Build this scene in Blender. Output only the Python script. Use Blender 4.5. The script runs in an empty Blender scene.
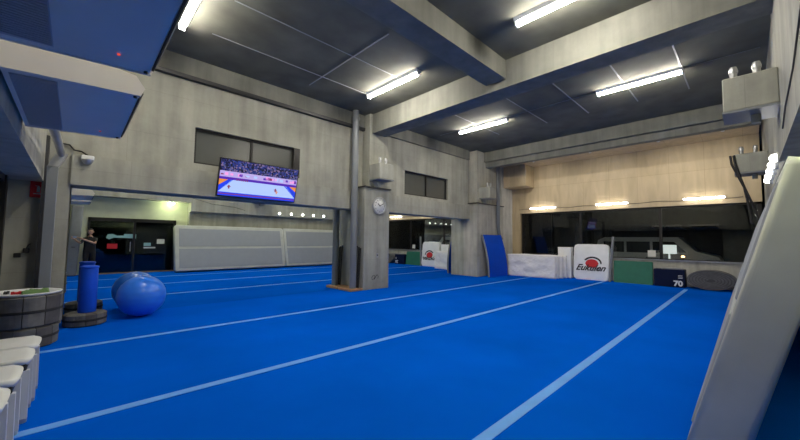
import bpy, bmesh, math, random
from mathutils import Vector, Matrix
random.seed(7)
S = bpy.context.scene
COL = S.collection
PI = math.pi

# ---------------------------------------------------------------- camera
F_PX, YAW, PIT, ROLL, CAMH = 336.09, .80265, .05944, .01089, 1.5
fw = Vector((math.cos(YAW)*math.cos(PIT), math.sin(YAW)*math.cos(PIT), math.sin(PIT)))
rt = fw.cross(Vector((0, 0, 1))).normalized()
up = rt.cross(fw)
r2 = rt*math.cos(ROLL) + up*math.sin(ROLL)
u2 = -rt*math.sin(ROLL) + up*math.cos(ROLL)
cd = bpy.data.cameras.new('camera')
cam = bpy.data.objects.new('camera', cd); COL.objects.link(cam)
cd.sensor_fit = 'HORIZONTAL'; cd.sensor_width = 36.0
cd.lens = F_PX/800*36.0
cd.clip_start = .02; cd.clip_end = 200
M3 = Matrix((r2, u2, -fw)).transposed()
cam.matrix_world = Matrix.Translation((0, 0, CAMH)) @ M3.to_4x4()
S.camera = cam

# ---------------------------------------------------------------- world, exposure
LAMP = 128.0
SPOTW = 85.0
W = bpy.data.worlds.new('night'); S.world = W; W.use_nodes = True
W.node_tree.nodes['Background'].inputs[0].default_value = (.012, .016, .026, 1)
W.node_tree.nodes['Background'].inputs[1].default_value = .35
S.view_settings.view_transform = 'Standard'; S.view_settings.look = 'None'
S.view_settings.exposure = 0.0; S.view_settings.gamma = 1.0
S.view_settings.use_curve_mapping = False
S.cycles.max_bounces = 10; S.cycles.diffuse_bounces = 5; S.cycles.glossy_bounces = 6
S.cycles.transparent_max_bounces = 12

# ---------------------------------------------------------------- materials
def new_mat(name):
    m = bpy.data.materials.new(name); m.use_nodes = True
    return m, m.node_tree, m.node_tree.nodes['Principled BSDF']

def mat(name, col, rough=.6, metal=0., spec=.5, var=0., scale=4., bump=0., bscale=40.):
    m, nt, b = new_mat(name)
    b.inputs['Roughness'].default_value = rough
    b.inputs['Metallic'].default_value = metal
    b.inputs['Specular IOR Level'].default_value = spec
    b.inputs['Base Color'].default_value = (*col, 1)
    tc = nt.nodes.new('ShaderNodeTexCoord')
    n = nt.nodes.new('ShaderNodeTexNoise'); n.inputs['Scale'].default_value = scale
    n.inputs['Detail'].default_value = 5
    nt.links.new(tc.outputs['Object'], n.inputs['Vector'])
    v = max(var, .03)
    r = nt.nodes.new('ShaderNodeValToRGB')
    r.color_ramp.elements[0].position = .3; r.color_ramp.elements[1].position = .7
    r.color_ramp.elements[0].color = (*[c*(1-v) for c in col], 1)
    r.color_ramp.elements[1].color = (*[min(1, c*(1+v)) for c in col], 1)
    nt.links.new(n.outputs['Fac'], r.inputs['Fac'])
    nt.links.new(r.outputs['Color'], b.inputs['Base Color'])
    if bump:
        n2 = nt.nodes.new('ShaderNodeTexNoise'); n2.inputs['Scale'].default_value = bscale
        n2.inputs['Detail'].default_value = 4
        nt.links.new(tc.outputs['Object'], n2.inputs['Vector'])
        bp = nt.nodes.new('ShaderNodeBump'); bp.inputs['Strength'].default_value = bump
        bp.inputs['Distance'].default_value = .02
        nt.links.new(n2.outputs['Fac'], bp.inputs['Height'])
        nt.links.new(bp.outputs['Normal'], b.inputs['Normal'])
    return m

def emis(name, col, s):
    m, nt, b = new_mat(name)
    b.inputs['Base Color'].default_value = (*[min(c, .8) for c in col], 1)
    b.inputs['Emission Color'].default_value = (*col, 1)
    b.inputs['Emission Strength'].default_value = s
    return m

def concrete(name, base, warm=.0, seam=.16, bw=1.8, bh=.9, rough=.75, stain=.35):
    m, nt, b = new_mat(name); N = nt.nodes.new; L = nt.links.new
    tc = N('ShaderNodeTexCoord'); sp = N('ShaderNodeSeparateXYZ'); L(tc.outputs['Object'], sp.inputs[0])
    ad = N('ShaderNodeMath'); ad.operation = 'ADD'; L(sp.outputs[0], ad.inputs[0]); L(sp.outputs[1], ad.inputs[1])
    cb = N('ShaderNodeCombineXYZ'); L(ad.outputs[0], cb.inputs[0]); L(sp.outputs[2], cb.inputs[1])
    br = N('ShaderNodeTexBrick'); br.offset = 0; L(cb.outputs[0], br.inputs['Vector'])
    br.inputs['Scale'].default_value = 1; br.inputs['Brick Width'].default_value = bw
    br.inputs['Row Height'].default_value = bh; br.inputs['Mortar Size'].default_value = .006
    br.inputs['Mortar Smooth'].default_value = .6
    br.inputs['Color1'].default_value = (1, 1, 1, 1); br.inputs['Color2'].default_value = (.93, .93, .93, 1)
    br.inputs['Mortar'].default_value = (1-seam, 1-seam, 1-seam, 1)
    n1 = N('ShaderNodeTexNoise'); n1.inputs['Scale'].default_value = 1.3; n1.inputs['Detail'].default_value = 8
    n1.inputs['Roughness'].default_value = .65
    L(tc.outputs['Object'], n1.inputs['Vector'])
    mp = N('ShaderNodeMapping'); mp.inputs['Scale'].default_value = (5, 5, .5); L(tc.outputs['Object'], mp.inputs[0])
    n2 = N('ShaderNodeTexNoise'); n2.inputs['Scale'].default_value = 1.0; n2.inputs['Detail'].default_value = 6
    L(mp.outputs[0], n2.inputs['Vector'])
    av = N('ShaderNodeMath'); av.operation = 'ADD'; L(n1.outputs['Fac'], av.inputs[0]); L(n2.outputs['Fac'], av.inputs[1])
    rp = N('ShaderNodeValToRGB'); rp.color_ramp.elements[0].position = .36; rp.color_ramp.elements[1].position = .64
    hf = N('ShaderNodeMath'); hf.operation = 'MULTIPLY'; hf.inputs[1].default_value = .5; L(av.outputs[0], hf.inputs[0])
    L(hf.outputs[0], rp.inputs['Fac'])
    rp.color_ramp.elements[0].color = (*[c*(1-stain) for c in base], 1)
    rp.color_ramp.elements[1].color = (*[min(1, c*(1+stain*.5)) for c in base], 1)
    mx = N('ShaderNodeMix'); mx.data_type = 'RGBA'; mx.blend_type = 'MULTIPLY'; mx.inputs[0].default_value = 1
    L(rp.outputs['Color'], mx.inputs[6]); L(br.outputs['Color'], mx.inputs[7])
    L(mx.outputs[2], b.inputs['Base Color'])
    b.inputs['Roughness'].default_value = rough; b.inputs['Specular IOR Level'].default_value = .35
    bp = N('ShaderNodeBump'); bp.inputs['Strength'].default_value = .25; bp.inputs['Distance'].default_value = .01
    n3 = N('ShaderNodeTexNoise'); n3.inputs['Scale'].default_value = 14; n3.inputs['Detail'].default_value = 6
    L(tc.outputs['Object'], n3.inputs['Vector']); L(n3.outputs['Fac'], bp.inputs['Height']); L(bp.outputs[0], b.inputs['Normal'])
    return m

def plywood(name, base):
    m, nt, b = new_mat(name); N = nt.nodes.new; L = nt.links.new
    tc = N('ShaderNodeTexCoord')
    mp = N('ShaderNodeMapping'); mp.inputs['Scale'].default_value = (3, 3, .6); L(tc.outputs['Object'], mp.inputs[0])
    n = N('ShaderNodeTexNoise'); n.inputs['Scale'].default_value = 1.3; n.inputs['Detail'].default_value = 8
    n.inputs['Distortion'].default_value = .6; L(mp.outputs[0], n.inputs['Vector'])
    rp = N('ShaderNodeValToRGB'); rp.color_ramp.elements[0].position = .3; rp.color_ramp.elements[1].position = .7
    rp.color_ramp.elements[0].color = (*[c*.84 for c in base], 1); rp.color_ramp.elements[1].color = (*[c*1.08 for c in base], 1)
    L(n.outputs['Fac'], rp.inputs['Fac'])
    sp = N('ShaderNodeSeparateXYZ'); L(tc.outputs['Object'], sp.inputs[0])
    cb = N('ShaderNodeCombineXYZ'); L(sp.outputs[1], cb.inputs[0]); L(sp.outputs[2], cb.inputs[1])
    br = N('ShaderNodeTexBrick'); br.offset = 0; L(cb.outputs[0], br.inputs['Vector'])
    br.inputs['Scale'].default_value = 1; br.inputs['Brick Width'].default_value = .95; br.inputs['Row Height'].default_value = 2.0
    br.inputs['Mortar Size'].default_value = .006; br.inputs['Color1'].default_value = (1, 1, 1, 1)
    br.inputs['Color2'].default_value = (.93, .92, .9, 1); br.inputs['Mortar'].default_value = (.75, .72, .68, 1)
    mx = N('ShaderNodeMix'); mx.data_type = 'RGBA'; mx.blend_type = 'MULTIPLY'; mx.inputs[0].default_value = 1
    L(rp.outputs['Color'], mx.inputs[6]); L(br.outputs['Color'], mx.inputs[7]); L(mx.outputs[2], b.inputs['Base Color'])
    b.inputs['Roughness'].default_value = .6
    return m

def glass(name, tint=(.9, .93, .92), dark=.0):
    m = bpy.data.materials.new(name); m.use_nodes = True; nt = m.node_tree; nt.nodes.clear()
    N = nt.nodes.new; L = nt.links.new
    o = N('ShaderNodeOutputMaterial'); t = N('ShaderNodeBsdfTransparent'); t.inputs[0].default_value = (*tint, 1)
    g = N('ShaderNodeBsdfGlossy'); g.inputs['Roughness'].default_value = .0; g.inputs[0].default_value = (1, 1, 1, 1)
    f = N('ShaderNodeFresnel'); f.inputs[0].default_value = 1.5
    mx = N('ShaderNodeMixShader'); L(f.outputs[0], mx.inputs[0]); L(t.outputs[0], mx.inputs[1]); L(g.outputs[0], mx.inputs[2])
    L(mx.outputs[0], o.inputs[0])
    return m

M = {}
M['conc'] = concrete('wall_concrete', (.41, .405, .335), stain=.27)
M['conc_lit'] = concrete('lit_concrete', (.56, .55, .50))  # wall concrete lightened, lamp light near the plywood put into its colour
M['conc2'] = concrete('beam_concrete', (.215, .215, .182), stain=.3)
M['conc3'] = concrete('column_concrete', (.385, .385, .325), bw=3.0, bh=.9, stain=.3)
M['conc3_lit'] = concrete('lit_column_concrete', (.50, .485, .41), bw=3.0, bh=.9, stain=.3)  # lighter copy of the column concrete, painting in the light on the corner
M['ceil'] = mat('ceiling_board', (.135, .135, .105), .9, var=.25, scale=1.5)
M['joint'] = mat('ceiling_joint', (.33, .34, .34), .5)
M['steel_dark'] = mat('dark_steel', (.06, .06, .062), .45, .6)
M['steel'] = mat('grey_painted_steel', (.23, .245, .26), .4, .3)
M['galv'] = mat('galvanised_metal', (.45, .46, .47), .35, .7, var=.15)
M['ply'] = plywood('beige_plywood', (.53, .42, .26))
M['wood'] = mat('pine_wood', (.42, .24, .12), .6, var=.25, scale=6)
M['carpet'] = mat('blue_carpet', (.001, .108, .66), .95, spec=.0, var=.10, scale=.6, bump=.3, bscale=300)
M['stripe'] = mat('light_blue_tape', (.13, .38, .92), .6, spec=.3, var=.05)
M['acwhite'] = mat('warm_white_casing', (.74, .70, .64), .35)
M['white'] = mat('white_plastic', (.74, .75, .74), .35)
M['vinyl'] = mat('white_vinyl', (.88, .89, .88), .4, var=.05)
M['vinyl_shaded'] = mat('shaded_white_vinyl', (.54, .55, .49), .5, var=.08, scale=3)  # white vinyl with the shadow on the mat end put into its colour
M['canvas'] = mat('white_canvas', (.90, .88, .84), .8, var=.05, bump=.9, bscale=7)
[n for n in M['canvas'].node_tree.nodes if n.type == 'BUMP'][0].inputs['Distance'].default_value = .055
M['mesh'] = mat('grey_mesh', (.36, .38, .39), .7, bump=.2, bscale=200)
M['bluemat'] = mat('blue_vinyl', (.001, .07, .55), .6, spec=.1, var=.05)
M['bluebar'] = mat('blue_foam', (.008, .085, .65), .5, spec=.2, var=.06)
M['greymat'] = mat('grey_vinyl', (.22, .23, .23), .6, var=.1)
M['green'] = mat('green_vinyl', (.015, .15, .085), .6, var=.1)
M['navy'] = mat('navy_vinyl', (.003, .008, .035), .6, spec=.15)
M['roll'] = mat('grey_felt', (.12, .12, .125), .9, var=.15, scale=12)
M['rolldk'] = mat('dark_felt_gap', (.075, .075, .08), .95)
M['black'] = mat('black_plastic', (.012, .012, .013), .4)
M['rubber'] = mat('black_rubber', (.02, .02, .02), .8)
M['red'] = mat('red_print', (.62, .015, .02), .5)
M['redsign'] = mat('red_sign', (.75, .02, .03), .4)
M['blackprint'] = mat('black_print', (.012, .01, .012), .5)
M['greyprint'] = mat('grey_print', (.3, .3, .32), .5)
M['stave'] = mat('grey_brown_foam', (.13, .125, .115), .75, var=.3, scale=7)
M['stave2'] = mat('dark_brown_foam', (.075, .07, .066), .75, var=.3, scale=7)
M['grille'] = mat('intake_grille', (.42, .43, .44), .5)
M['frame'] = mat('dark_window_frame', (.02, .018, .016), .4, .3)
M['frost'] = mat('frosted_dark_glass', (.10, .105, .095), .25, spec=.6)
M['glass'] = glass('window_glass')
M['doorglass'] = glass('door_glass', (.5, .55, .55))
M['silver'] = mat('mirror_edge', (.25, .27, .26), .3, .6)
M['tan'] = mat('greenish_plaster', (.60, .62, .44), .7, var=.06)
M['skin'] = mat('skin', (.50, .29, .20), .55)
M['hair'] = mat('dark_hair', (.012, .01, .009), .6)
M['shirt'] = mat('black_cloth', (.014, .014, .017), .9)
M['asphalt'] = mat('asphalt', (.02, .02, .021), .9, var=.3)
M['van'] = mat('white_van_paint', (.42, .43, .42), .3)
M['vanglass'] = mat('van_window', (.015, .018, .02), .1)
M['paper'] = mat('paper', (.75, .74, .68), .8)
M['teal'] = mat('pale_teal_sticker', (.30, .52, .50), .6)
M['leaf'] = mat('green_cloth', (.16, .28, .10), .8)
mm, nt_, b_ = new_mat('mirror_silver')
b_.inputs['Base Color'].default_value = (.80, .84, .81, 1); b_.inputs['Metallic'].default_value = 1; b_.inputs['Roughness'].default_value = 0.0
M['mirror'] = mm
M['tube'] = emis('lamp_tube', (1.0, .94, .835), LAMP)
M['tube2'] = emis('lamp_tube_small', (1.0, .96, .9), 14)
M['spot'] = emis('spot_lamp', (1.0, .97, .9), 9)
M['greenlamp'] = emis('porch_lamp', (.93, 1.0, .62), 100)

# ---------------------------------------------------------------- mesh builder
class MB:
    def __init__(s): s.v = []; s.f = []; s.m = []; s.sm = []
    def add(s, verts, faces, mi=0, smooth=False):
        o = len(s.v); s.v += [tuple(v) for v in verts]
        for f in faces: s.f.append([o+i for i in f]); s.m.append(mi); s.sm.append(smooth)
        return s
    def bm(s, bm, mi=0, smooth=False, mw=None):
        bm.verts.index_update()
        vs = [(mw @ v.co if mw else v.co) for v in bm.verts]
        fs = [[v.index for v in f.verts] for f in bm.faces]
        s.add(vs, fs, mi, smooth); bm.free(); return s
    def box(s, x0, x1, y0, y1, z0, z1, bev=0., seg=2, mi=0, mw=None, smooth=False):
        b = bmesh.new(); bmesh.ops.create_cube(b, size=1)
        for v in b.verts:
            v.co = Vector(((x0+x1)/2+v.co.x*(x1-x0), (y0+y1)/2+v.co.y*(y1-y0), (z0+z1)/2+v.co.z*(z1-z0)))
        if bev:
            bmesh.ops.bevel(b, geom=b.edges[:], offset=bev, segments=seg, affect='EDGES', profile=.5)
        return s.bm(b, mi, smooth or bool(bev and seg > 2), mw)
    def tube(s, pts, r, n=10, mi=0, cap=True):
        pts = [Vector(p) for p in pts]; rings = []
        rs = r if isinstance(r, (list, tuple)) else [r]*len(pts)
        a = None
        for i, p in enumerate(pts):
            d = (pts[min(i+1, len(pts)-1)]-pts[max(i-1, 0)]).normalized()
            if a is None or abs(a.dot(d)) > .95:
                a = Vector((0, 0, 1)) if abs(d.z) < .9 else Vector((1, 0, 0))
            e1 = (a-d*a.dot(d)).normalized(); e2 = d.cross(e1); a = e1
            rings.append([p+(e1*math.cos(t)+e2*math.sin(t))*rs[i] for t in [2*PI*k/n for k in range(n)]])
        vs = [v for rg in rings for v in rg]; fs = []
        for i in range(len(pts)-1):
            for k in range(n):
                k2 = (k+1) % n
                fs.append([i*n+k, (i+1)*n+k, (i+1)*n+k2, i*n+k2])
        s.add(vs, fs, mi, True)
        if cap:
            s.add(rings[0], [list(range(n))], mi); s.add(rings[-1], [list(range(n))[::-1]], mi)
        return s
    def lathe(s, prof, n=40, c=(0, 0, 0), mi=0, smooth=True):
        vs = []; fs = []
        for r, z in prof:
            for k in range(n):
                t = 2*PI*k/n; vs.append((c[0]+r*math.cos(t), c[1]+r*math.sin(t), c[2]+z))
        for i in range(len(prof)-1):
            for k in range(n):
                k2 = (k+1) % n; fs.append([i*n+k, i*n+k2, (i+1)*n+k2, (i+1)*n+k])
        s.add(vs, fs, mi, smooth)
        if prof[0][0] > .001: s.add(vs[:n], [list(range(n))[::-1]], mi)
        if prof[-1][0] > .001: s.add(vs[-n:], [list(range(n))], mi)
        return s
    def prism(s, poly, d0, d1, fn, mi=0):           # poly (a,b) extruded between d0 and d1; fn(a,b,d) -> xyz
        n = len(poly); vs = [fn(a, b, d0) for a, b in poly]+[fn(a, b, d1) for a, b in poly]
        fs = [list(range(n))[::-1], [n+i for i in range(n)]]+[[i, (i+1) % n, n+(i+1) % n, n+i] for i in range(n)]
        return s.add(vs, fs, mi)
    def build(s, name, mats, parent=None, fix=True):
        me = bpy.data.meshes.new(name); me.from_pydata(s.v, [], s.f)
        if not isinstance(mats, (list, tuple)): mats = [mats]
        for m in mats: me.materials.append(M[m] if isinstance(m, str) else m)
        me.polygons.foreach_set('material_index', s.m); me.polygons.foreach_set('use_smooth', s.sm)
        if fix:
            b = bmesh.new(); b.from_mesh(me); bmesh.ops.recalc_face_normals(b, faces=b.faces); b.to_mesh(me); b.free()
        me.update()
        o = bpy.data.objects.new(name, me); COL.objects.link(o)
        if parent: o.parent = parent
        return o

def tag(o, label, cat, group=None, kind=None):
    o['label'] = label; o['category'] = cat
    if group: o['group'] = group
    if kind: o['kind'] = kind
    return o
def thing(name, loc, label, cat, group=None, rot=(0, 0, 0)):
    o = bpy.data.objects.new(name, None); COL.objects.link(o); o.empty_display_size = .1
    o.location = loc; o.rotation_euler = rot
    return tag(o, label, cat, group)
def struct(o): o['kind'] = 'structure'; return o
def copy_tree(o, parent=None):
    c = o.copy(); COL.objects.link(c); c.parent = parent
    for ch in list(o.children): copy_tree(ch, c)
    return c
def text_mesh(name, body, size, material, parent, mw, ext=.001, shear=0., bold=0.):
    cu = bpy.data.curves.new(name+'_font', 'FONT'); cu.body = body; cu.size = size; cu.extrude = ext
    cu.align_x = 'CENTER'; cu.align_y = 'CENTER'; cu.shear = shear; cu.offset = bold
    t = bpy.data.objects.new(name+'_tmp', cu); COL.objects.link(t)
    bpy.context.view_layer.update()
    me = bpy.data.meshes.new_from_object(t.evaluated_get(bpy.context.evaluated_depsgraph_get()))
    bpy.data.objects.remove(t); bpy.data.curves.remove(cu)
    me.transform(mw); me.materials.clear(); me.materials.append(M[material])
    o = bpy.data.objects.new(name, me); COL.objects.link(o)
    if parent: o.parent = parent
    return o

# ---------------------------------------------------------------- structure
XB = 15.3     # window wall
YM = 8.6      # mirror plane
YR = -.35     # right wall
H = 5.4
struct(MB().box(-1.3, XB+.3, -1.6, 9.2, -.15, 0).build('floor', 'carpet'))
for i, y in enumerate((1.45, 3.88, 6.40)):
    x0 = -.88; x1 = 14.95 if i else 14.3
    tag(MB().box(x0, x1, y-.05, y+.05, .0005, .004).build('floor_stripe', 'stripe'),
        ['light blue tape line on the floor nearest the tall white mats',
         'light blue tape line on the floor, middle of the three',
         'light blue tape line on the floor nearest the clock column'][i], 'floor line',
        'tape lines on the blue floor')
struct(MB().box(-1.3, XB+.3, -1.6, 9.2, H, H+.2).build('ceiling', 'ceil'))
jm = MB()
for y in (5.72, 6.98): jm.box(1.7, 5.6, y-.012, y+.012, H-.008, H)
jm.box(4.08, 4.105, 4.6, 7.6, H-.008, H)
for y in (.9, 1.98, 3.22, 4.46, 6.2): jm.box(8.1, 11.0, y-.014, y+.014, H-.008, H)
jm.box(9.55, 9.562, -.3, 7.8, H-.02, H-.012)
struct(jm.build('trim_1', 'joint'))

# mirror-side wall (north): lintel, upper wall with two strip windows, backing behind the mirrors
def wall_with_hole(x0, x1, y0, y1, z0, z1, hx0, hx1, hz0, hz1, m):
    m.box(x0, hx0, y0, y1, z0, z1); m.box(hx1, x1, y0, y1, z0, z1)
    m.box(hx0, hx1, y0, y1, z0, hz0); m.box(hx0, hx1, y0, y1, hz1, z1)
YW = 8.33
wn = MB()
wn.box(-.1, 6.2, YW-.06, 9.2, 2.42, 2.97)
wn.box(7.2, 12.15, YW-.06, 9.2, 2.42, 3.0)
wall_with_hole(-.1, 6.4, YW+.02, 8.9, 2.97, H, 1.79, 4.28, 3.13, 3.93, wn)
wall_with_hole(7.15, 12.15, YW+.02, 8.9, 3.0, H, 8.27, 10.72, 3.12, 3.97, wn)
wn.box(-1.3, -.1, YW, 9.2, 0, H)
wn.box(-.1, 6.2, 8.64, 9.2, 0, 2.42); wn.box(7.2, 12.15, 8.64, 9.2, 0, 2.42)
wn.box(1.5, 11.0, 8.9, 9.2, 2.97, H)
wn.box(6.3, 7.2, 8.6, 9.2, 0, 3.1)
struct(wn.build('wall_north', 'conc'))
for k, (x0, x1, z0, z1) in enumerate(((1.79, 4.28, 3.13, 3.93), (8.27, 10.72, 3.12, 3.97))):
    f = MB(); t = .045; xm = (x0+x1)/2-.02
    f.box(x0, x1, 8.42, 8.54, z0, z0+t); f.box(x0, x1, 8.42, 8.54, z1-t, z1)
    for a in (x0, xm, x1-t): f.box(a, a+t, 8.42, 8.54, z0, z1)
    if k == 0: f.box(x1-.17, x1, 8.36, 8.54, z0, z1)
    fo = struct(f.build('window_%d' % (k+1), 'frame'))
    for a, b in ((x0+t, xm), (xm+t, x1-t)):
        MB().box(a, b, 8.47, 8.49, z0+t, z1-t).build('pane', 'frost', fo)
# cornice beam under the ceiling along the mirror wall
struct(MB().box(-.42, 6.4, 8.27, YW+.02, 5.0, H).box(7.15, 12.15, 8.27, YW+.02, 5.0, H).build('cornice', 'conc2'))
struct(MB().box(-.42, 6.4, 8.24, YW+.02, 4.92, 5.0).build('trim_2', 'steel_dark'))
# columns
def column(name, x0, x1, y0, y1, ux0, ux1, uy0, m='conc3'):
    c = MB().box(x0, x1, y0, y1, 0, 3.08, .01, 1).box(ux0, ux1, uy0, y1, 3.12, H).box(x0-.03, x1+.03, y0-.05, y1, 3.08, 3.12, mi=1)
    return struct(c.build(name, [m, 'steel_dark']))
column('column', 6.2, 7.2, 7.95, 8.6, 6.4, 7.15, 8.0)
column('column', 12.15, 14.3, 7.9, 9.2, 12.3, 14.3, 8.0, 'conc3_lit')
# beams
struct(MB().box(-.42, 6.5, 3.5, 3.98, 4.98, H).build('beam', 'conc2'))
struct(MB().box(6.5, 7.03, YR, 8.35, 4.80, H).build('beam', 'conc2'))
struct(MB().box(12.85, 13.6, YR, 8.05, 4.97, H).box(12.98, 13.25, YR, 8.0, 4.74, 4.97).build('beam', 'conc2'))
# right (south) wall with the porch opening
ws = MB()
ws.box(3.75, 7.3, -1.6, YR, 2.7, H); ws.box(7.3, XB+.3, -1.6, YR-.06, 2.7, H)
ws.box(3.75, 12.5, -1.6, YR-.3, 0, 2.7); ws.box(12.5, XB+.3, -1.6, YR-.06, 0, 2.7)
ws.box(-1.3, 3.75, -1.6, YR, 3.1, H); ws.box(-1.3, -.42, -1.6, YR, 0, 3.1)
struct(ws.build('wall_south', 'conc'))
struct(MB().box(-.42, .35, -1.6, -.95, 0, 3.1).box(3.3, 3.75, -1.6, -.95, 0, 3.1).box(.35, 3.3, -1.6, -.95, 2.28, 3.1)
       .box(.35, 3.3, -1.6, -1.5, 0, 2.28, mi=1).build('wall_porch', ['tan', 'asphalt']))
dm = MB(); 
for x in (.35, 1.78, 3.22): dm.box(x, x+.08, -.99, -.9, .03, 2.28)
dm.box(.35, 3.3, -.99, -.9, 2.14, 2.28).box(.35, 3.3, -.99, -.88, 0, .05)
d1 = struct(dm.build('door_1', 'frame'))
for a, b in ((.43, 1.78), (1.86, 3.22)): MB().box(a, b, -.955, -.945, .05, 2.14).build('pane', 'doorglass', d1)
MB().box(.35, 3.3, -.9, -.82, 0, .04).build('threshold', 'wood', d1)
MB().tube([(1.7, -.87, .9), (1.7, -.87, 1.3)], .015).build('handle', 'galv', d1)
# door stickers
for (x0, x1, z0, z1, mt, lb) in ((1.0, 2.05, 1.42, 1.62, 'teal', 'long pale teal sticker across the entrance door glass'),
                                 (1.05, 1.40, 1.02, 1.22, 'red', 'small red notice sticker low on the entrance door glass'),
                                 (2.35, 2.62, 1.12, 1.26, 'teal', 'small pale teal sheet on the right entrance door pane'),
                                 (2.85, 3.15, 1.22, 1.42, 'paper', 'pale rectangular notice at the right edge of the entrance door'),
                                 (2.35, 2.80, 1.02, 1.08, 'paper', 'thin white strip sticker on the right entrance door pane')):
    x0 = x0*.92; x1 = x1*.92
    if mt == 'teal' and x1-x0 > .8:
        g = MB().prism([(x0, 1.46), (x0+.1, 1.40), (x0+.25, 1.47), (x1-.35, 1.46), (x1, 1.44), (x1, 1.62), (x1-.4, 1.63), (x1-.4, 1.56),
                        (x0+.35, 1.55), (x0+.2, 1.62), (x0+.05, 1.6)], -.945, -.941, lambda a, b, d: (a, d, b))
    else:
        g = MB().box(x0, x1, -.945, -.941, z0, z1)
    tag(g.build('door_sticker', mt), lb, 'sticker', 'stickers on the entrance door glass')
# left wall: upper face, lower recess with dark glazed doors
struct(MB().box(-1.3, -.42, YR, 8.33, 2.42, H).box(-1.3, -.9, YR, 8.33, 0, 2.42).build('wall_west', 'conc'))
wf = MB()
for y in (1.2, 2.9, 4.6, 6.3, 7.78): wf.box(-.9, -.78, y, y+.14, 0, 2.42)
wf.box(-.9, -.8, 1.2, 7.92, 2.32, 2.42).box(-.9, -.8, 1.2, 7.92, 0, .08)
w4 = struct(wf.build('window_4', 'frame'))
for y in (1.34, 3.04, 4.74, 6.44): MB().box(-.88, -.86, y, y+1.34 if y > 6 else y+1.56, .08, 2.32).build('pane', 'frost', w4)
# window wall (east)
we = MB()
we.box(XB, XB+.3, YR, 9.2, 2.82, 4.97, mi=0)
we.box(XB, XB+.3, YR, 9.2, 0, .88, mi=1)
we.box(14.3, XB+.3, 7.95, 9.2, 0, 4.97, mi=1)
we.box(XB-.02, XB+.3, 7.55, 7.95, 0, 2.82, mi=2)
we.box(13.6, XB+.3, YR, 9.2, 4.97, H, mi=0)
struct(we.build('wall_east', ['ply', 'conc_lit', 'ply']))
struct(MB().box(14.45, XB, 6.85, 7.95, 4.0, 4.965, .01, 1).build('boxed_soffit', 'ply'))
wf = MB()
for y in (-.3, 2.2, 4.9, 7.45): wf.box(XB+.08, XB+.16, y-.03, y+.06, .88, 2.82)
wf.box(XB+.08, XB+.16, -.33, 7.5, 2.76, 2.82).box(XB+.08, XB+.16, -.33, 7.5, .88, .93)
w3 = struct(wf.build('window_3', 'frame'))
for a, b in ((-.24, 2.17), (2.26, 4.87), (4.96, 7.42)): MB().box(XB+.11, XB+.12, a, b, .93, 2.76).build('pane', 'glass', w3)
MB().box(XB-.06, XB+.2, -.35, 7.55, .86, .9).build('sill', 'galv', w3)
# exterior ground and the neighbour building seen in the dark
struct(MB().box(XB+.3, 34, -14, 22, -.25, -.15).build('ground_outside', 'asphalt'))
struct(MB().box(27, 27.5, -14, 22, -.15, 7).build('neighbour_facade', 'asphalt'))

# ---------------------------------------------------------------- mirrors
mi1 = thing('wall_mirror', (3.05, YM, 0), 'long wall mirror below the television, left of the column with the clock', 'mirror', 'wall mirrors')
MB().box(-3.13, 3.13, 0, .02, .004, 2.41).build('mirror_glass', 'mirror', mi1)
MB().box(-3.13, 3.13, .02, .035, .004, 2.41).build('backing_board', 'silver', mi1)
mi2 = thing('wall_mirror', (9.67, YM-.02, 0), 'wall mirror between the clock column and the corner column', 'mirror', 'wall mirrors')
MB().box(-2.45, 2.47, 0, .02, .004, 2.41).build('mirror_glass', 'mirror', mi2)
MB().box(-2.45, 2.47, .02, .035, .004, 2.41).build('backing_board', 'silver', mi2)

# ---------------------------------------------------------------- ceiling lamps
def ceiling_lamp(x, y0, y1, label):
    yc = (y0+y1)/2; h = (y1-y0)/2
    t = thing('ceiling_lamp', (x, yc, H), label, 'lamp', 'ceiling lamps')
    MB().prism([(-.10, 0), (.10, 0), (.06, -.06), (-.06, -.06)], -h, h, lambda a, b, d: (a, d, b)).build('housing', 'white', t)
    MB().box(-.036, .036, -h+.03, h-.03, -.12, -.062, .012, 2).build('tube', 'tube', t)
    for s in (-1, 1): MB().box(-.055, .055, s*(h-.015)-.015, s*(h-.015)+.015, -.13, -.055, .008, 1).build('end_cap', 'white', t)
    return t
L_ = [(1.22, 5.15, 7.05, 'long ceiling lamp at the top left beside the upper air conditioner'),
      (1.22, .95, 2.75, 'long ceiling lamp over the entrance side, outside the photo'),
      (5.48, 5.1, 6.95, 'long ceiling lamp left of the short beam, above the clock column'),
      (5.42, .9, 2.72, 'long ceiling lamp at the top centre of the photo, between the two beams'),
      (9.66, 5.15, 7.0, 'ceiling lamp in the bay behind the cross beam, farther from the camera wall'),
      (9.56, .87, 2.6, 'ceiling lamp in the bay behind the cross beam, nearer the right wall')]
for a in L_: ceiling_lamp(*a)
# tube lamps along the lower edge of the plywood
for a, b, lb in ((7.05, 5.85, 'short tube lamp on the plywood edge, nearest the corner column'),
                 (4.3, 3.15, 'short tube lamp on the plywood edge, above the white logo mat'),
                 (1.55, .45, 'short tube lamp on the plywood edge, nearest the right wall')):
    t = thing('wall_lamp', (XB-.05, (a+b)/2, 3.02), lb, 'lamp', 'tube lamps above the window')
    h = (a-b)/2
    MB().box(0, .05, -h, h, -.03, .05, .01, 1).build('housing', 'white', t)
    MB().tube([(-.035, -h+.04, 0), (-.035, h-.04, 0)], .032, 12).build('tube', 'tube2', t)
tag(MB().tube([(XB-.012, 7.6-k*.26, 3.0+.018*math.sin(k*1.3)) for k in range(30)], .008, 6).build('lamp_cable', 'black'),
    'thin black cable linking the tube lamps along the plywood', 'cable')
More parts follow.
